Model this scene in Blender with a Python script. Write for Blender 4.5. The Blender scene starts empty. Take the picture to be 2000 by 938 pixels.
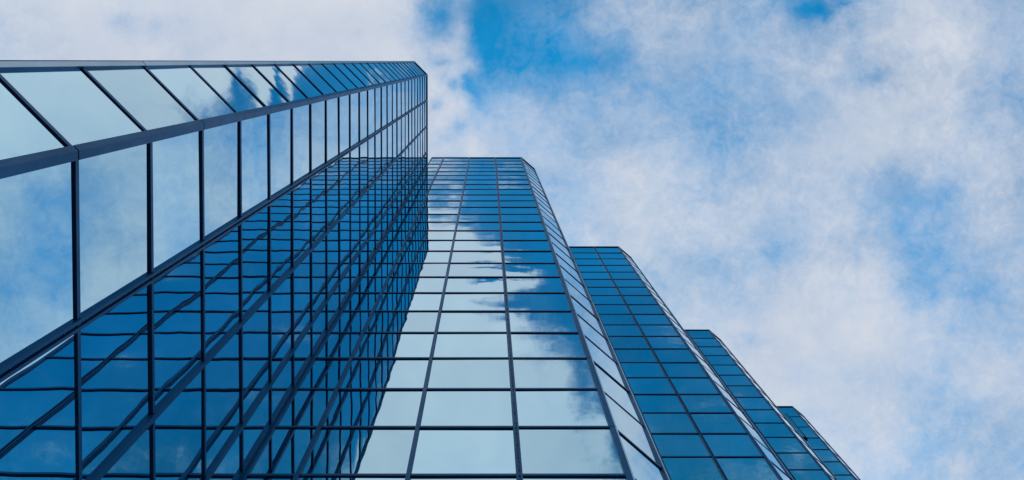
import bpy, bmesh, math, random
from mathutils import Vector, Matrix, noise as mnoise

scene = bpy.context.scene
col = scene.collection
random.seed(7)

# ------------------------------------------------------------------ camera
# World axes: +X is to the right of the picture, +Y towards its lower edge, +Z up.
F_PX = 1800.0                     # focal length, in pixels of the 2000 px wide photograph
VPX, VPY = 953.5, 120.0           # the zenith in the photograph
PY = VPY + F_PX ** 2 / 72000.0    # principal point
TILT = math.atan(F_PX / 72000.0)
CAM_H = 1.6
cam_data = bpy.data.cameras.new('camera')
cam = bpy.data.objects.new('camera', cam_data)
col.objects.link(cam)
scene.camera = cam
cam_data.sensor_fit = 'HORIZONTAL'
cam_data.sensor_width = 36.0
cam_data.lens = 36.0 * F_PX / 2000.0
cam_data.shift_x = (1000 - VPX) / 2000.0
cam_data.shift_y = -(469 - PY) / 2000.0
cam_data.clip_start = 0.05
cam_data.clip_end = 20000.0
ct, st = math.cos(TILT), math.sin(TILT)
fwd = Vector((0, st, ct)); up = Vector((0, -ct, st)); right = Vector((1, 0, 0))
m = Matrix((right, up, -fwd)).transposed().to_4x4()
m.translation = Vector((0, 0, CAM_H))
cam.matrix_world = m

# ------------------------------------------------------------------ sun and exposure
SUN_EL, SUN_AZ = math.radians(48), math.radians(-14)     # behind the towers (towards +Y)
sun_dir = Vector((math.sin(SUN_AZ) * math.cos(SUN_EL), math.cos(SUN_AZ) * math.cos(SUN_EL), math.sin(SUN_EL)))
sd = bpy.data.lights.new('sun', 'SUN')
sd.energy = 2.5
sd.angle = math.radians(0.5)
sd.color = (1.0, 0.95, 0.88)
sun = bpy.data.objects.new('sun', sd)
col.objects.link(sun)
sun.rotation_euler = sun_dir.to_track_quat('Z', 'Y').to_euler()
sun.location = sun_dir * 300
scene.view_settings.view_transform = 'Standard'
scene.view_settings.look = 'None'
scene.view_settings.exposure = 0.0
scene.view_settings.gamma = 1.0
scene.view_settings.use_curve_mapping = False
scene.render.film_transparent = False
scene.cycles.max_bounces = 10
scene.cycles.glossy_bounces = 8
scene.cycles.sample_clamp_indirect = 4.0

# ------------------------------------------------------------------ sky: clear air and a broken cloud sheet, by direction
# cloud cover over the plane tangent to the sky overhead; 900 units = 0.5 x height
XS = list(range(-100, 2101, 100))
COVER = {
 -900: [1,1,1,1,1,1,1,1,1,1,1,1,.95,.7,.3,.3,.25,.25,.25,.25,.25,.3,.3],
 -700: [1,1,1,1,1,1,1,1,1,1,1,1,.97,.5,.12,.14,.22,.12,.12,.16,.15,.15,.2],
 -640: [1,1,1,1,1,1,1,1,1,1,1,1,.96,.30,.07,.08,.10,.09,.07,.12,.15,.15,.2],
 -570: [1,1,1,1,1,1,1,1,1,1,1,1,.80,.10,.06,.08,.12,.1,.08,.05,.05,.1,.2],
 -500: [1,1,1,1,1,1,1,1,1,1,1,1,.42,.06,.05,.05,.06,.05,.05,.02,.02,.1,.2],
 -430: [1,1,1,1,1,1,1,1,1,1,1,.88,.10,.05,.08,.05,.05,.02,.02,.0,.0,.1,.2],
 -370: [1,1,1,1,1,1,1,1,1,1,1,.22,.04,.02,.05,.08,.05,.02,.02,.0,.05,.1,.2],
 -330: [1,1,1,1,1,1,1,1,1,1,.95,.28,.03,.02,.05,.08,.05,.02,.02,.0,.05,.1,.2],
 -280: [1,1,1,1,1,1,1,1,1,1,.85,.15,.02,.02,.08,.05,.02,.02,.02,.02,.05,.1,.2],
 -220: [1,1,1,1,1,1,1,1,1,.97,.35,.02,.05,.02,.12,.05,.05,.02,.05,.05,.1,.1,.2],
 -160: [1,1,1,1,1,1,1,1,1,.85,.12,.05,.05,.05,.15,.1,.05,.05,.05,.1,.1,.2,.3],
 -100: [1,1,1,1,1,1,1,1,1,.75,.30,.06,.2,.12,.15,.2,.2,.1,.1,.2,.3,.3,.4],
 -50:  [.8,.9,1,1,1,1,1,1,1,.75,.35,.08,.15,.3,.4,.5,.4,.2,.3,.4,.5,.5,.5],
 0:    [.6,.75,.88,.97,.93,.95,.97,.97,.97,.80,.20,.0,.28,.65,.66,.5,.42,.2,.75,.82,.75,.6,.6],
 50:   [.6,.8,.95,.97,.84,.93,.97,.97,.97,.66,.08,.08,.25,.60,.7,.52,.42,.1,.66,.86,.72,.6,.6],
 100:  [.6,.85,.95,.97,.88,.95,.97,.97,.97,.90,.25,.1,.18,.25,.5,.5,.58,.6,.72,.86,.75,.55,.5],
 150:  [.6,.85,.95,.97,.95,.95,.97,.97,.97,.95,.5,.22,.18,.30,.45,.45,.5,.78,.5,.62,.62,.48,.4],
 200:  [.6,.85,.9,.9,.9,.9,.9,.9,.9,.85,.5,.52,.5,.5,.52,.48,.55,.66,.82,.78,.66,.45,.4],
 250:  [.6,.8,.8,.8,.8,.8,.8,.8,.8,.85,.75,.65,.55,.56,.52,.42,.58,.8,.92,.86,.58,.55,.5],
 300:  [.6,.7,.7,.7,.7,.7,.7,.7,.7,.75,.85,.6,.68,.76,.8,.52,.6,.8,.86,.86,.82,.55,.5],
 370:  [.6,.6,.6,.6,.6,.6,.6,.6,.6,.6,.6,.6,.6,.7,.62,.64,.7,.8,.74,.58,.62,.65,.6],
 440:  [.6,.6,.6,.6,.6,.6,.6,.6,.6,.6,.6,.6,.6,.7,.8,.66,.7,.85,.74,.54,.58,.6,.55],
 510:  [.6,.6,.6,.6,.6,.6,.6,.6,.6,.6,.6,.65,.65,.67,.62,.57,.62,.86,.78,.52,.55,.6,.5],
 580:  [.6,.6,.6,.6,.6,.6,.6,.6,.6,.6,.6,.65,.65,.65,.66,.6,.8,.92,.86,.7,.38,.55,.5],
 650:  [.6,.6,.6,.6,.6,.6,.6,.6,.6,.6,.6,.6,.6,.6,.6,.76,.92,.96,.92,.86,.58,.66,.6],
 720:  [.6,.6,.6,.6,.6,.6,.6,.6,.6,.6,.6,.6,.6,.6,.7,.82,.92,.92,.86,.86,.8,.76,.7],
 790:  [.6,.6,.6,.6,.6,.6,.6,.6,.6,.6,.6,.6,.6,.6,.7,.8,.86,.86,.76,.74,.74,.66,.6],
 860:  [.6,.6,.6,.6,.6,.6,.6,.6,.6,.6,.6,.6,.6,.6,.7,.7,.8,.82,.7,.58,.42,.6,.6],
 930:  [.6,.6,.6,.6,.6,.6,.6,.6,.6,.6,.6,.6,.6,.6,.7,.7,.8,.8,.7,.55,.62,.5,.5],
 1000: [.6]*23,
}
# single puffs and holes: x, y, radius x, radius y, added cover
PUFFS = [
 (930,-262,60,13,.75),(985,-262,40,9,.5),(1030,-264,22,7,.35),
 (900,-312,70,22,.4),(960,-312,60,17,.75),(1015,-308,36,14,.6),(1045,-306,16,10,.3),
 (945,-286,26,8,-.7),(1000,-288,60,7,-.3),
 (880,-215,30,22,.35),(905,-235,26,14,.45),(850,-120,30,30,-.3),(885,-150,18,14,.3),(845,-175,16,10,-.25),
 (930,-352,22,9,-.45),(985,-362,36,10,-.35),(1000,-395,30,12,.45),(1020,-440,34,14,.3),(1090,-520,20,30,.3),(1140,-540,14,30,-.2),(1175,-620,18,40,.4),(1215,-650,18,50,-.3),
 (1560,-655,16,40,.12),(1650,-650,22,30,.10),(1845,-630,40,22,.12),(1510,-690,26,30,.22),(1260,-640,40,18,.1),(1400,-560,60,14,.1),(1330,-420,50,12,.15),(1700,-480,60,16,.16),(1780,-330,50,14,.16),(1600,-300,60,12,.15),
 (990,-105,25,8,.35),(1000,-85,20,6,.25),
 (240,40,30,18,-.3),(300,45,18,12,-.15),
 (828,10,22,22,-.35),(850,50,24,26,-.45),(872,20,14,30,-.2),(862,95,30,12,.3),(905,205,12,14,.35),
 (895,80,18,45,.3),(905,140,14,14,.25),(940,110,26,80,-.35),(885,150,18,60,.25),(1010,130,60,60,-.06),(1090,60,60,70,-.08),(1160,110,50,30,-.1),(1590,440,90,90,-.2),(1790,440,50,100,-.3),(1380,520,40,40,-.1),
 (925,190,16,26,-.35),(885,262,20,16,-.35),(860,270,12,10,-.2),
 (1130,190,150,60,-.12),(1350,90,130,90,-.12),(1420,220,90,60,-.12),(870,230,40,70,.2),(1215,105,26,24,-.25),(1130,128,60,16,-.15),(1060,40,40,22,.12),
 (1590,20,45,14,-.4),(1555,55,30,22,-.15),(1640,40,22,18,.15),(1610,60,25,12,.2),
 (1720,140,40,20,-.3),(1700,155,20,12,-.2),(1790,110,30,10,-.1),
 (1512,497,16,18,-.35),(1460,672,20,14,-.35),(1880,583,30,22,-.25),(1995,425,12,22,-.15),
 (1965,505,26,26,-.06),(1858,350,26,30,-.25),(1760,370,26,40,-.45),(1800,560,34,30,-.35),(1650,500,24,40,-.3),(1820,470,20,60,.12),(1700,420,30,50,-.4),(860,122,9,7,-.6),(848,205,9,9,-.5),(884,165,8,8,-.6),(898,246,10,8,-.6),(905,60,13,13,.35),(922,128,13,9,.5),(912,160,10,14,-.5),(925,290,14,16,.4),(1850,820,50,60,-.2),(1895,920,20,18,.35),(1240,432,34,14,.18),
 (1455,590,35,20,-.1),(1470,560,20,14,.1),
 (1700,-672,40,20,.15),
]
KEYS = sorted(COVER)

def hermite(p0, p1, p2, p3, t):
    m1, m2 = (p2 - p0) / 2, (p3 - p1) / 2
    return (2*t**3-3*t*t+1)*p1 + (t**3-2*t*t+t)*m1 + (-2*t**3+3*t*t)*p2 + (t**3-t*t)*m2

def row_at(key, x):
    r = COVER[key]
    t = min(max((x + 100) / 100.0, 0), 21.999)
    i = int(t); f = t - i
    g = lambda k: r[min(max(k, 0), 22)]
    return hermite(g(i-1), g(i), g(i+1), g(i+2), f)

def cover(x, y):
    y = min(max(y, KEYS[0]), KEYS[-1])
    for k in range(len(KEYS) - 1):
        if y <= KEYS[k+1]:
            break
    t = (y - KEYS[k]) / (KEYS[k+1] - KEYS[k])
    t = t * t * (3 - 2 * t)
    v = row_at(KEYS[k], x) * (1 - t) + row_at(KEYS[k+1], x) * t
    return min(max(v, 0.0), 1.0)

world = bpy.data.worlds.new('World')
scene.world = world
world.use_nodes = True
wn, wl = world.node_tree.nodes, world.node_tree.links
wn.clear()

def N(nodes, kind, **kw):
    n = nodes.new(kind)
    for k, v in kw.items():
        setattr(n, k, v)
    return n

def M(op, a, b=None, c=None, clamp=False):
    n = wn.new('ShaderNodeMath'); n.operation = op; n.use_clamp = clamp
    for i, v in enumerate((a, b, c)):
        if v is None: continue
        if hasattr(v, 'is_linked'): wl.new(v, n.inputs[i])
        else: n.inputs[i].default_value = v
    return n.outputs[0]

tc = N(wn, 'ShaderNodeTexCoord')
sep = N(wn, 'ShaderNodeSeparateXYZ'); wl.new(tc.outputs['Generated'], sep.inputs[0])
dz = M('MAXIMUM', sep.outputs[2], 0.12)
u0 = M('MULTIPLY_ADD', M('DIVIDE', sep.outputs[0], dz), F_PX, VPX)
v0 = M('MULTIPLY_ADD', M('DIVIDE', sep.outputs[1], dz), F_PX, VPY)
base = N(wn, 'ShaderNodeCombineXYZ'); wl.new(u0, base.inputs[0]); wl.new(v0, base.inputs[1])

def noise(scale, detail, rough, distort, offset, vec=base.outputs[0]):
    mp = N(wn, 'ShaderNodeMapping'); wl.new(vec, mp.inputs[0])
    mp.inputs['Location'].default_value = offset
    mp.inputs['Scale'].default_value = (scale, scale, scale)
    n = N(wn, 'ShaderNodeTexNoise'); wl.new(mp.outputs[0], n.inputs['Vector'])
    n.inputs['Scale'].default_value = 1.0
    n.inputs['Detail'].default_value = detail
    n.inputs['Roughness'].default_value = rough
    n.inputs['Distortion'].default_value = distort
    return n

def warp(vec, scale, amount, offset, detail=3):
    w = noise(scale, detail, 0.55, 0.0, offset, vec)
    a = N(wn, 'ShaderNodeVectorMath', operation='SUBTRACT'); wl.new(w.outputs['Color'], a.inputs[0]); a.inputs[1].default_value = (.5, .5, .5)
    b = N(wn, 'ShaderNodeVectorMath', operation='SCALE'); wl.new(a.outputs[0], b.inputs[0]); b.inputs['Scale'].default_value = amount
    c = N(wn, 'ShaderNodeVectorMath', operation='ADD'); wl.new(vec, c.inputs[0]); wl.new(b.outputs[0], c.inputs[1])
    return c.outputs[0]

w1 = warp(base.outputs[0], 1/70.0, 75.0, (3.1, 7.7, 0.4), 5)
ws = N(wn, 'ShaderNodeSeparateXYZ'); wl.new(w1, ws.inputs[0])
un, vn = ws.outputs[0], ws.outputs[1]
fac = M('DIVIDE', M('SUBTRACT', vn, -900.0), 1900.0, clamp=True)
total = None
STEP = 50
for cx in range(-100, 2101, STEP):
    # a vanishing share of the running sum keeps the renderer evaluating these one after another
    fi, ui = (fac, un) if total is None else (M('MULTIPLY_ADD', total, 1e-7, fac), M('MULTIPLY_ADD', total, 1e-5, un))
    rp = N(wn, 'ShaderNodeValToRGB'); wl.new(fi, rp.inputs[0])
    rp.color_ramp.interpolation = 'B_SPLINE'
    els = rp.color_ramp.elements
    NS = 32
    while len(els) < NS: els.new(1.0)
    for j in range(NS):
        els[j].position = j / (NS - 1)
    for j in range(NS):
        # denser stops are not needed: the noise below carries the fine structure
        y = -900 + 1900 * j / (NS - 1)
        c = cover(cx, y)
        els[j].color = (c, c, c, 1)
    if cx == -100:
        wgt = M('SUBTRACT', 1.0, M('DIVIDE', M('MAXIMUM', M('SUBTRACT', ui, cx), 0.0), STEP), clamp=True)
    elif cx + STEP > 2100:
        wgt = M('SUBTRACT', 1.0, M('DIVIDE', M('MAXIMUM', M('SUBTRACT', cx, ui), 0.0), STEP), clamp=True)
    else:
        wgt = M('SUBTRACT', 1.0, M('DIVIDE', M('ABSOLUTE', M('SUBTRACT', ui, cx)), STEP), clamp=True)
    # smooth tent
    term_w = wgt
    total = M('MULTIPLY', rp.outputs[0], term_w) if total is None else M('MULTIPLY_ADD', rp.outputs[0], term_w, total)
# single puffs and holes are finer than the sheet: each is a soft spot of its own
w0 = warp(base.outputs[0], 1/26.0, 26.0, (8.1, 0.7, 2.4), 5)
for px, py, rx, ry, a in PUFFS:
    if py > -30: a, rx, ry = a * 0.62, rx * 1.25, ry * 1.25      # the veil overhead is soft
    q = N(wn, 'ShaderNodeVectorMath', operation='MULTIPLY_ADD'); 
    k_ = N(wn, 'ShaderNodeVectorMath', operation='MULTIPLY_ADD'); wl.new(total, k_.inputs[0]); k_.inputs[1].default_value = (1e-5, 1e-5, 1e-5); wl.new(w0, k_.inputs[2])
    wl.new(k_.outputs[0], q.inputs[0])
    q.inputs[1].default_value = (1/rx, 1/ry, 0); q.inputs[2].default_value = (-px/rx, -py/ry, 0)
    d = N(wn, 'ShaderNodeVectorMath', operation='DOT_PRODUCT'); wl.new(q.outputs[0], d.inputs[0]); wl.new(q.outputs[0], d.inputs[1])
    e = M('EXPONENT', M('MULTIPLY', d.outputs['Value'], -0.9))
    total = M('MULTIPLY_ADD', e, a, total)
cov = M('MAXIMUM', M('MINIMUM', total, 1.0), 0.0)
# far from the zenith the cloud sheet evens out
w2 = warp(base.outputs[0], 1/240.0, 110.0, (1.3, 4.2, 0.9))
n1 = noise(1/150.0, 9, 0.60, 0.25, (0.3, 0.8, 0.0), w2).outputs['Fac']
n2 = noise(1/42.0, 7, 0.66, 0.35, (5.2, 1.1, 0.0), w1).outputs['Fac']
n4 = noise(1/15.0, 6, 0.68, 0.5, (2.2, 6.1, 0.0), w0).outputs['Fac']
nn = M('ADD', M('MULTIPLY', M('SUBTRACT', n1, 0.5), 1.4), M('MULTIPLY', M('SUBTRACT', n2, 0.5), 0.95))
nn = M('MULTIPLY_ADD', M('SUBTRACT', n4, 0.5), 0.48, nn)
edge = M('MULTIPLY_ADD', M('MULTIPLY', cov, M('SUBTRACT', 1.0, cov)), 2.3, 0.12)
cl = M('MULTIPLY_ADD', nn, edge, cov, clamp=True)
# the bank behind the camera has firmer edges than the veil overhead
firm = N(wn, 'ShaderNodeMapRange', interpolation_type='SMOOTHSTEP'); wl.new(cl, firm.inputs[0])
firm.inputs['From Min'].default_value = 0.12; firm.inputs['From Max'].default_value = 0.80
fk = N(wn, 'ShaderNodeMapRange'); wl.new(v0, fk.inputs[0])
fk.inputs['From Min'].default_value = -150.0; fk.inputs['From Max'].default_value = 50.0
fk.inputs['To Min'].default_value = 0.8; fk.inputs['To Max'].default_value = 0.0
lerp = N(wn, 'ShaderNodeMix', data_type='FLOAT'); wl.new(fk.outputs[0], lerp.inputs['Factor'])
wl.new(cl, lerp.inputs[2]); wl.new(firm.outputs[0], lerp.inputs[3])
cl = lerp.outputs[0]
# clear sky
sky = N(wn, 'ShaderNodeTexSky', sky_type='NISHITA')
sky.sun_disc = False
sky.sun_elevation = SUN_EL
sky.sun_rotation = SUN_AZ
sky.air_density = 1.0
sky.dust_density = 0.4
sky.ozone_density = 2.0
tint = N(wn, 'ShaderNodeMix', data_type='RGBA', blend_type='MULTIPLY')
tint.inputs['Factor'].default_value = 1.0
wl.new(sky.outputs[0], tint.inputs[6]); tint.inputs[7].default_value = (0.10, 1.80, 2.2, 1)
SKY_STRENGTH = 0.10
# the air is deepest blue a quarter of the sky away from the sun
deep = N(wn, 'ShaderNodeMapRange', interpolation_type='SMOOTHSTEP')
wl.new(v0, deep.inputs[0])
deep.inputs['From Min'].default_value = -330.0; deep.inputs['From Max'].default_value = 60.0
deep.inputs['To Min'].default_value = 0.78; deep.inputs['To Max'].default_value = 1.0
# and turns paler and greener lower down behind the camera
low = N(wn, 'ShaderNodeMapRange', interpolation_type='SMOOTHSTEP'); wl.new(v0, low.inputs[0])
low.inputs['From Min'].default_value = -380.0; low.inputs['From Max'].default_value = -900.0
low.inputs['To Min'].default_value = 0.0; low.inputs['To Max'].default_value = 1.0
haz = N(wn, 'ShaderNodeMix', data_type='RGBA', blend_type='MULTIPLY'); wl.new(low.outputs[0], haz.inputs['Factor'])
wl.new(tint.outputs[2], haz.inputs[6]); haz.inputs[7].default_value = (0.9, 1.35, 1.12, 1)
air = N(wn, 'ShaderNodeVectorMath', operation='SCALE')
wl.new(haz.outputs[2], air.inputs[0]); drift = noise(1/330.0, 4, 0.55, 0.4, (4.4, 8.8, 0.0)).outputs['Fac']
wl.new(M('MULTIPLY', deep.outputs[0], M('MULTIPLY_ADD', M('SUBTRACT', drift, 0.5), 0.8, 0.96)), air.inputs['Scale'])
# cloud colour: bright tops, faintly grey thicker places
n3 = noise(1/210.0, 5, 0.55, 0.3, (9.0, 2.0, 0.0)).outputs['Fac']
cc = N(wn, 'ShaderNodeMix', data_type='RGBA')
wl.new(M('MULTIPLY_ADD', M('SUBTRACT', n3, 0.5), 2.2, 0.5, clamp=True), cc.inputs['Factor'])
cc.inputs[6].default_value = (0.555/SKY_STRENGTH, 0.62/SKY_STRENGTH, 0.735/SKY_STRENGTH, 1)
cc.inputs[7].default_value = (0.70/SKY_STRENGTH, 0.73/SKY_STRENGTH, 0.80/SKY_STRENGTH, 1)
mix = N(wn, 'ShaderNodeMix', data_type='RGBA')
wl.new(cl, mix.inputs['Factor']); wl.new(air.outputs[0], mix.inputs[6]); wl.new(cc.outputs[2], mix.inputs[7])
bg = N(wn, 'ShaderNodeBackground'); bg.inputs['Strength'].default_value = SKY_STRENGTH
wl.new(mix.outputs[2], bg.inputs['Color'])
out = N(wn, 'ShaderNodeOutputWorld'); wl.new(bg.outputs[0], out.inputs[0])
world.cycles.sampling_method = 'MANUAL'
world.cycles.sample_map_resolution = 512

# ------------------------------------------------------------------ materials
def material(name):
    mt = bpy.data.materials.new(name); mt.use_nodes = True
    nt = mt.node_tree
    return mt, nt.nodes, nt.links, nt.nodes['Principled BSDF']

def glass_material(name, colour, rough, spread):
    mt, n, l, b = material(name)
    b.inputs['Metallic'].default_value = 1.0
    t = N(n, 'ShaderNodeTexCoord'); g = N(n, 'ShaderNodeNewGeometry')
    oi = N(n, 'ShaderNodeObjectInfo')
    # each pane comes from another batch of coating
    r = N(n, 'ShaderNodeMapRange'); l.new(oi.outputs['Random'], r.inputs[0])
    r.inputs['To Min'].default_value = 1 - spread; r.inputs['To Max'].default_value = 1 + spread
    mx = N(n, 'ShaderNodeVectorMath', operation='SCALE'); mx.inputs[0].default_value = colour
    l.new(r.outputs[0], mx.inputs['Scale'])
    # thin film of dust, run down by rain
    mp = N(n, 'ShaderNodeMapping'); l.new(g.outputs['Position'], mp.inputs[0]); mp.inputs['Scale'].default_value = (2.2, 2.2, 0.35)
    ds = N(n, 'ShaderNodeTexNoise'); l.new(mp.outputs[0], ds.inputs['Vector']); ds.inputs['Scale'].default_value = 1.0; ds.inputs['Detail'].default_value = 6
    dr = N(n, 'ShaderNodeMapRange'); l.new(ds.outputs['Fac'], dr.inputs[0])
    dr.inputs['From Min'].default_value = 0.35; dr.inputs['From Max'].default_value = 0.75
    dr.inputs['To Min'].default_value = 0.0; dr.inputs['To Max'].default_value = 0.05
    mc = N(n, 'ShaderNodeMix', data_type='RGBA'); l.new(dr.outputs[0], mc.inputs['Factor'])
    l.new(mx.outputs[0], mc.inputs[6]); mc.inputs[7].default_value = (0.35, 0.38, 0.42, 1)
    l.new(mc.outputs[2], b.inputs['Base Color'])
    b.inputs['Roughness'].default_value = rough
    # roller waves of heat-treated glass
    nz = N(n, 'ShaderNodeTexNoise'); l.new(g.outputs['Position'], nz.inputs['Vector'])
    nz.inputs['Scale'].default_value = 1.05; nz.inputs['Detail'].default_value = 1.0; nz.inputs['Roughness'].default_value = 0.4
    bp = N(n, 'ShaderNodeBump'); l.new(nz.outputs['Fac'], bp.inputs['Height'])
    bp.inputs['Strength'].default_value = 1.0; bp.inputs['Distance'].default_value = 0.0027
    l.new(bp.outputs[0], b.inputs['Normal'])
    return mt

def metal_material(name, colour, metallic, rough, wear=0.25):
    mt, n, l, b = material(name)
    g = N(n, 'ShaderNodeNewGeometry')
    mp = N(n, 'ShaderNodeMapping'); l.new(g.outputs['Position'], mp.inputs[0]); mp.inputs['Scale'].default_value = (2.6, 2.6, 0.9)
    nz = N(n, 'ShaderNodeTexNoise'); l.new(mp.outputs[0], nz.inputs['Vector']); nz.inputs['Scale'].default_value = 1.0; nz.inputs['Detail'].default_value = 7; nz.inputs['Roughness'].default_value = 0.62
    mr = N(n, 'ShaderNodeMapRange'); l.new(nz.outputs['Fac'], mr.inputs[0]); mr.inputs['From Min'].default_value = 0.3; mr.inputs['From Max'].default_value = 0.7
    mr.inputs['To Min'].default_value = 1 - wear; mr.inputs['To Max'].default_value = 1 + wear
    sc = N(n, 'ShaderNodeVectorMath', operation='SCALE'); sc.inputs[0].default_value = colour; l.new(mr.outputs[0], sc.inputs['Scale'])
    l.new(sc.outputs[0], b.inputs['Base Color'])
    b.inputs['Metallic'].default_value = metallic
    b.inputs['Specular IOR Level'].default_value = 0.5 if colour[0] > 0.2 else 0.08
    r2 = N(n, 'ShaderNodeMapRange'); l.new(nz.outputs['Fac'], r2.inputs[0]); r2.inputs['To Min'].default_value = rough + 0.12; r2.inputs['To Max'].default_value = rough - 0.08
    l.new(r2.outputs[0], b.inputs['Roughness'])
    return mt

GLASS = glass_material('reflective_glass', (0.47, 0.735, 0.83), 0.0, 0.09)
TEAL = glass_material('teal_glass', (0.12, 0.55, 0.55), 0.0, 0.0)
FRAME = metal_material('frame_metal', (0.013, 0.085, 0.190), 0.5, 0.38, 0.10)
BEAM = metal_material('beam_metal', (0.016, 0.100, 0.215), 0.5, 0.40, 0.16)
PALE = metal_material('pale_aluminium', (0.55, 0.58, 0.64), 0.6, 0.35, 0.08)
GASKET = metal_material('gasket_rubber', (0.012, 0.018, 0.03), 0.0, 0.55)
CORE, cn, cl_, cb = material('core_panel')
cb.inputs['Base Color'].default_value = (0.02, 0.04, 0.07, 1); cb.inputs['Roughness'].default_value = 0.6
cnz = N(cn, 'ShaderNodeTexNoise'); cnz.inputs['Scale'].default_value = 3.0
crp = N(cn, 'ShaderNodeMapRange'); cl_.new(cnz.outputs['Fac'], crp.inputs[0]); crp.inputs['To Min'].default_value = 0.5; crp.inputs['To Max'].default_value = 0.7
cl_.new(crp.outputs[0], cb.inputs['Roughness'])

PAVE, pn, pl, pb = material('paving')
pg = N(pn, 'ShaderNodeNewGeometry')
br = N(pn, 'ShaderNodeTexBrick'); pl.new(pg.outputs['Position'], br.inputs['Vector'])
br.inputs['Scale'].default_value = 1.0; br.inputs['Brick Width'].default_value = 0.9; br.inputs['Row Height'].default_value = 0.6
br.inputs['Mortar Size'].default_value = 0.008
br.inputs['Color1'].default_value = (0.06, 0.065, 0.07, 1); br.inputs['Color2'].default_value = (0.045, 0.05, 0.055, 1); br.inputs['Mortar'].default_value = (0.03, 0.03, 0.035, 1)
pz = N(pn, 'ShaderNodeTexNoise'); pl.new(pg.outputs['Position'], pz.inputs['Vector']); pz.inputs['Scale'].default_value = 2.5; pz.inputs['Detail'].default_value = 8
pm = N(pn, 'ShaderNodeMix', data_type='RGBA', blend_type='MULTIPLY'); pm.inputs['Factor'].default_value = 0.5
pl.new(br.outputs[0], pm.inputs[6]); pl.new(pz.outputs['Fac'], pm.inputs[7])
pl.new(pm.outputs[2], pb.inputs['Base Color']); pb.inputs['Roughness'].default_value = 0.75

# ------------------------------------------------------------------ helpers
def obj(name, bm, mat, parent=None, smooth=False, **props):
    me = bpy.data.meshes.new(name)
    bm.to_mesh(me); bm.free()
    me.materials.append(mat)
    if smooth:
        for p in me.polygons: p.use_smooth = True
    o = bpy.data.objects.new(name, me)
    col.objects.link(o)
    if parent: 
        o.parent = parent
        o.matrix_parent_inverse = parent.matrix_world.inverted()
    for k, v in props.items(): o[k] = v
    return o

def prism(bm, pts, z0, z1):
    """vertical prism over plan points"""
    lo = [bm.verts.new((x, y, z0)) for x, y in pts]
    hi = [bm.verts.new((x, y, z1)) for x, y in pts]
    n = len(pts)
    for i in range(n):
        bm.faces.new((lo[i], lo[(i+1) % n], hi[(i+1) % n], hi[i]))
    bm.faces.new(list(reversed(lo))); bm.faces.new(hi)

class Face:
    """one glazed wall of a tower: plan origin, direction along it, outward normal"""
    def __init__(self, p, q):
        self.p = Vector((p[0], p[1])); q = Vector((q[0], q[1]))
        d = q - self.p; self.len = d.length; self.d = d.normalized()
        self.n = Vector((self.d.y, -self.d.x))
    def at(self, a, out):
        v = self.p + self.d * a + self.n * out
        return (v.x, v.y)

def bar(bm, face, a0, a1, o0, o1, z0, z1):
    prism(bm, [face.at(a0, o0), face.at(a0, o1), face.at(a1, o1), face.at(a1, o0)], z0, z1)

# ------------------------------------------------------------------ ground
bm = bmesh.new()
R = 4000
vs = [bm.verts.new((x, y, 0)) for x, y in ((-R, -R), (R, -R), (R, R), (-R, R))]
bm.faces.new(vs)
ground = obj('ground', bm, PAVE)
ground['kind'] = 'structure'; ground['label'] = 'grey paved plaza at the foot of the towers'

# ------------------------------------------------------------------ the stepped towers
S = 2.0                      # height of one row of glass
CHAM = [(0.85, 0.86)] + [(0.92, 0.80)] * 5      # chamfer, along X and along Y
WX, WY = 1.83, 1.70
STEPX, STEPY = 7.26, 6.85
def right_x(k): return 2.345 + STEPX * (k - 1) if k > 0 else -4.916
def left_x(k): return right_x(k - 1) + CHAM[k-1][0] if k > 0 else -11.25
def front_y(k): return 0.035 if k == 0 else 6.84 + STEPY * (k - 1)
ROOF = [30.52, 32.52, 33.78, 34.93, 36.19]     # rows above the camera
LABELS = [
 'nearest glass tower at the left edge, its side wall mirroring the next tower',
 'middle glass tower with a white cloud and blue sky mirrored in its front',
 'plain blue glass tower directly right of the middle tower, third step of the staircase',
 'narrow blue glass tower fourth in the staircase, between two white chamfered corners',
 'farthest and smallest looking glass tower at lower right, with one teal vent open',
]
towers_plan = []
for k in range(5):
    rx, y0 = right_x(k), front_y(k)
    y1 = front_y(k + 1)
    C, CY = CHAM[k]
    lx = left_x(k)
    towers_plan.append([(lx + .006, y0), (rx, y0), (rx + C, y0 + CY), (rx + C, y1 + 3.0), (lx + .006, y1 + 3.0)])

def seg_hit(p, poly):
    """does the plan segment camera -> p cross this footprint before reaching p"""
    x1, y1 = p
    for i in range(len(poly)):
        ax, ay = poly[i]; bx, by = poly[(i+1) % len(poly)]
        den = x1 * (by - ay) - y1 * (bx - ax)
        if abs(den) < 1e-9: continue
        t = (ax * (by - ay) - ay * (bx - ax)) / den
        s = (ax * y1 - ay * x1) / den
        if 0.001 < t < 0.995 and 0 <= s <= 1: return True
    return False

def project(x, y, z):
    h = z - CAM_H
    dv = Vector((x, y, h))
    w = dv.dot(fwd)
    if w < 0.05: return None
    return (VPX + F_PX * dv.x / w, PY - F_PX * dv.dot(up) / w)

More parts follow.
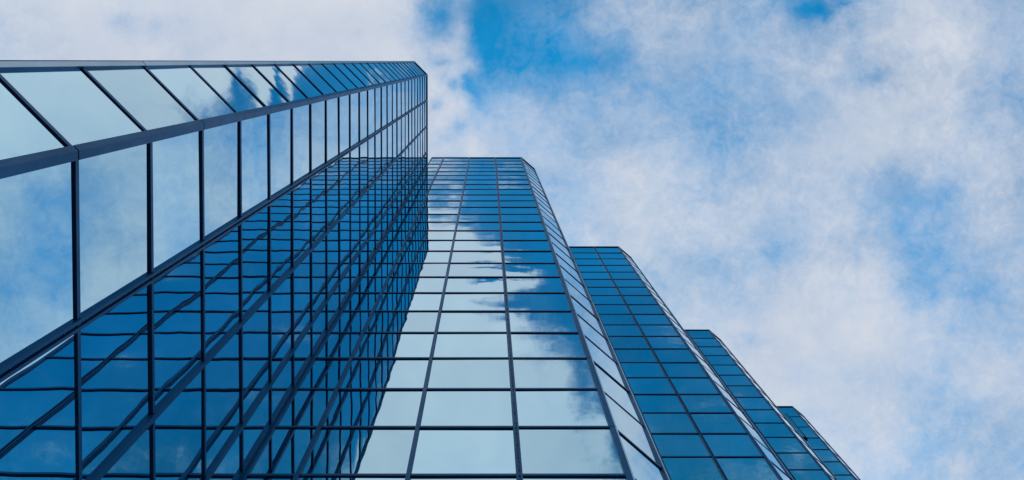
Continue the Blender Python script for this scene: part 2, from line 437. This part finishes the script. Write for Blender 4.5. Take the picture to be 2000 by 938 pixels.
def shown(face, a0, a1, z0, z1, k):
    """pixels of the photograph this patch of wall covers (0 = not in view)"""
    cpt = face.at((a0 + a1) / 2, 0.0)
    if face.n.dot(Vector(cpt)) >= -1e-3: return 0.0
    for j, poly in enumerate(towers_plan):
        if j != k and seg_hit(face.at(a0 + .85 * (a1 - a0), 0.03), poly) and seg_hit(face.at(a0 + .15 * (a1 - a0), 0.03), poly): return 0.0
    pts = [project(*face.at(a, 0), z) for a, z in ((a0, z0), (a1, z0), (a1, z1), (a0, z1))]
    if any(p is None for p in pts): return 0.0
    xs = [min(max(p[0], 0), 2000) for p in pts]; ys = [min(max(p[1], 0), 938) for p in pts]
    A = 0
    for i in range(4):
        A += xs[i] * ys[(i+1) % 4] - xs[(i+1) % 4] * ys[i]
    return abs(A) / 2

PANE_MARGIN = 0.012
def pane(bm, face, a0, a1, z0, z1, rnd, out=0.0):
    """slightly tilted and bowed sheet of glass"""
    tx, tz = rnd.gauss(0, .0018), rnd.gauss(0, .0034)
    bow = rnd.gauss(0.0005, .0008)
    NX, NZ = 6, 8
    grid = []
    for j in range(NZ + 1):
        rowv = []
        for i in range(NX + 1):
            u, v = i / NX * 2 - 1, j / NZ * 2 - 1
            w = out + tx * u * (a1 - a0) / 2 + tz * v * (z1 - z0) / 2 + bow * (1 - u * u) * (1 - v * v)
            x, y = face.at(a0 + (a1 - a0) * (u + 1) / 2, w)
            rowv.append(bm.verts.new((x, y, z0 + (z1 - z0) * (v + 1) / 2)))
        grid.append(rowv)
    for j in range(NZ):
        for i in range(NX):
            bm.faces.new((grid[j][i], grid[j][i+1], grid[j+1][i+1], grid[j+1][i]))

def mullion(face, a, zt, style):
    bm = bmesh.new()
    if style == 'plain':
        bar(bm, face, a - .038, a + .038, -.03, .05, 0.02, zt)
    else:                       # two rails with an open channel between them
        bar(bm, face, a - .052, a - .018, -.03, .052, 0.02, zt)
        bar(bm, face, a + .018, a + .052, -.03, .052, 0.02, zt)
        bar(bm, face, a - .018, a + .018, -.03, .012, 0.02, zt - .01)
        z = zt - .3
        while z > .5:      # fixing screws in the channel
            bar(bm, face, a - .009, a + .009, .012, .024, z, z + .03)
            z -= .5
    return bm

for k in range(5):
    rnd = random.Random(100 + k)
    rx, y0, y1 = right_x(k), front_y(k), front_y(k + 1)
    lx = left_x(k)
    C, CY = CHAM[k]
    zt = ROOF[k] * S + CAM_H
    root = bpy.data.objects.new('glass_tower', None)
    col.objects.link(root)
    root.location = ((lx + rx) / 2, y0 + 3, 0)
    bpy.context.view_layer.update()
    root['label'] = LABELS[k]; root['category'] = 'tower'; root['group'] = 'glass towers stepped like a staircase'
    # inner structure behind the glass
    ins = .09
    bm = bmesh.new()
    prism(bm, [(lx + .006, y0 + ins), (rx - .04, y0 + ins), (rx + C - ins, y0 + CY + .04), (rx + C - ins, y1 + 3.0), (lx + .006, y1 + 3.0)], 0.0, zt - .05)
    obj('wall', bm, CORE, root)
    faces = {
        'front': Face((lx, y0), (rx, y0)),
        'chamfer': Face((rx, y0), (rx + C, y0 + CY)),
        'side': Face((rx + C, y0 + CY), (rx + C, y1)),
    }
    # pane columns; the half panel sits in the inner corner
    cols = {}
    L = faces['front'].len
    cols['front'] = [0.0, L - 3*WX, L - 2*WX, L - WX, L]
    cols['chamfer'] = [0.0, faces['chamfer'].len]
    L = faces['side'].len
    cols['side'] = [0.0, WY, 2*WY, 3*WY, L]
    # rows from the roof down
    zs = []
    z = zt
    while z > 1.0:
        zs.append(z); z -= S
    zs.append(0.05)
    panes = []
    for fn, face in faces.items():
        for c in range(len(cols[fn]) - 1):
            a0, a1 = cols[fn][c], cols[fn][c+1]
            for r in range(len(zs) - 1):
                panes.append([shown(face, a0, a1, zs[r+1], zs[r], k), fn, a0, a1, zs[r+1], zs[r]])
    panes.sort(key=lambda t: -t[0])
    rest = bmesh.new()
    for i, (ar, fn, a0, a1, za, zb) in enumerate(panes):
        face = faces[fn]
        mg = PANE_MARGIN
        if i < 100 and ar > 12:
            bm = bmesh.new()
            pane(bm, face, a0 + mg, a1 - mg, za + mg, zb - mg, rnd)
            obj('window_pane', bm, GLASS, root, smooth=True)
        else:
            pane(rest, face, a0 + mg, a1 - mg, za + mg, zb - mg, rnd)
    obj('window_pane', rest, GLASS, root, smooth=True, kind='stuff')
    # transoms: one bar along each wall under each row
    resb = bmesh.new()
    for fn, face in faces.items():
        for r, z in enumerate(zs[:-1]):
            vis = shown(face, 0, face.len, z - .3, z, k) > 3 and r > 0
            bmx = bmesh.new() if vis else resb
            if r == 0:
                continue
            e0 = .03 if fn != 'side' else .02
            bar(bmx, face, e0, face.len - .03, -.03, .018 if fn == 'chamfer' else .026, z - .036, z + .036)
            if vis: obj('transom', bmx, FRAME, root)
    obj('transom', resb, FRAME, root, kind='stuff')
    # mullions
    for fn in ('front', 'side'):
        for i, a in enumerate(cols[fn][1:-1]):
            style = 'channel' if (fn == 'front' and i == 2) or (fn == 'side' and i == 0) else 'plain'
            obj('mullion', mullion(faces[fn], a, zt - .02, style), FRAME, root)
    # post in the inner corner, against the next tower
    bm = bmesh.new()
    fs = faces['side']
    bar(bm, fs, fs.len - .085, fs.len - .002, -.03, .034, 0.02, zt - .02)
    bar(bm, fs, fs.len - .062, fs.len - .030, .034, .048, 0.02, zt - .02)
    obj('mullion', bm, FRAME, root)
    if k > 0:
        bm = bmesh.new()
        bar(bm, faces['front'], .050, .105, -.03, .034, 0.02, zt - .02)
        obj('mullion', bm, FRAME, root)
    # corner beams, in lengths of one storey with open joints
    def corner(fa, fb, wa, wb, proud):
        """plan polygon that wraps the corner where wall fa ends and wall fb starts"""
        nsum = (fa.n + fb.n); corner_pt = fa.p + fa.d * fa.len
        mit = nsum / (1 + fa.n.dot(fb.n))
        o1 = corner_pt + mit * proud; i1 = corner_pt - mit * .03
        return [fa.at(fa.len - wa, -.03), fa.at(fa.len - wa, proud), (o1.x, o1.y), fb.at(wb, proud), fb.at(wb, -.03), (i1.x, i1.y)]
    outer = (.055, .075, .048) if k == 0 else (.050, .060, .040)
    for fa, fb, wa, wb, pr in ((faces['front'], faces['chamfer'], .085, .075 if k == 0 else .05, .036), (faces['chamfer'], faces['side']) + outer):
        pts = corner(fa, fb, wa, wb, pr)
        bm = bmesh.new()
        z = zt - .03
        while z > 0.3:
            zl = max(z - 2*S + .024, 0.02)
            prism(bm, list(reversed(pts)), zl, z)
            z -= 2*S
        obj('corner_beam', bm, BEAM, root)
        # bright aluminium strip on the chamfer side of the outer corners
        ch_side = fa is faces['front']
        if ch_side or k > 0:
            bm = bmesh.new()
            z = zt - .03
            fc = faces['chamfer']
            a0, a1 = (-.008, .074 if k == 0 else .034) if ch_side else (fc.len - .024, fc.len + .014)
            while z > 0.3:
                bar(bm, fc, a0, a1, pr + .002, pr + .008, max(z - 2*S + .024, .02), z)
                z -= 2*S
            obj('corner_trim', bm, PALE, root)
        bm = bmesh.new()        # dark joint filler behind the open joints
        prism(bm, list(reversed(corner(fa, fb, wa - .012, wb - .012, pr - .014))), 0.02, zt - .06)
        obj('joint_filler', bm, GASKET, root)
    if k == 4:
        # tall narrow vent that stands open in the last bay but one from the corner
        f = faces['front']
        v0_, v1_ = cols['front'][3] + .04, cols['front'][4] - 1.02
        za, zb = zt - 3*S + .05, zt - .8*S
        bm = bmesh.new(); pane(bm, f, v0_, v1_, za, zb, rnd, .075)
        vent = obj('vent', bm, TEAL, root, smooth=True, label='teal vent sash standing open')
        bm = bmesh.new()
        bar(bm, f, v1_ - .005, v1_ + .06, .02, .09, za - .03, zb + .03)
        bar(bm, f, v0_ - .03, v1_ - .005, .02, .085, zb, zb + .03)
        obj('vent_frame', bm, FRAME, vent)
        bm = bmesh.new()
        bar(bm, f, v0_ + .35, v1_ + .02, .02, .10, za - .16, za - .03)
        bar(bm, f, v1_ - .10, v1_ + .05, .02, .12, za - .30, za - .17)
        obj('vent_hinge', bm, GASKET, vent)
    # roof edge
    cap = bmesh.new()
    pr = .055
    f, ch, sdw = faces['front'], faces['chamfer'], faces['side']
    o_fc = corner(f, ch, .1, .1, pr)[2]; o_cs = corner(ch, sdw, .1, .1, pr)[2]
    y_end = y1 - .06
    prism(cap, [(lx + .06, y0 - pr), (o_fc[0], o_fc[1]), (o_cs[0], o_cs[1]), (o_cs[0], y_end), (rx + C - .3, y_end), (rx + C - .3, y0 + CY + .1), (rx - .1, y0 + .3), (lx + .06, y0 + .3)], zt - .02, zt + .09)
    obj('roof_edge', cap, BEAM, root)

bpy.context.view_layer.update()
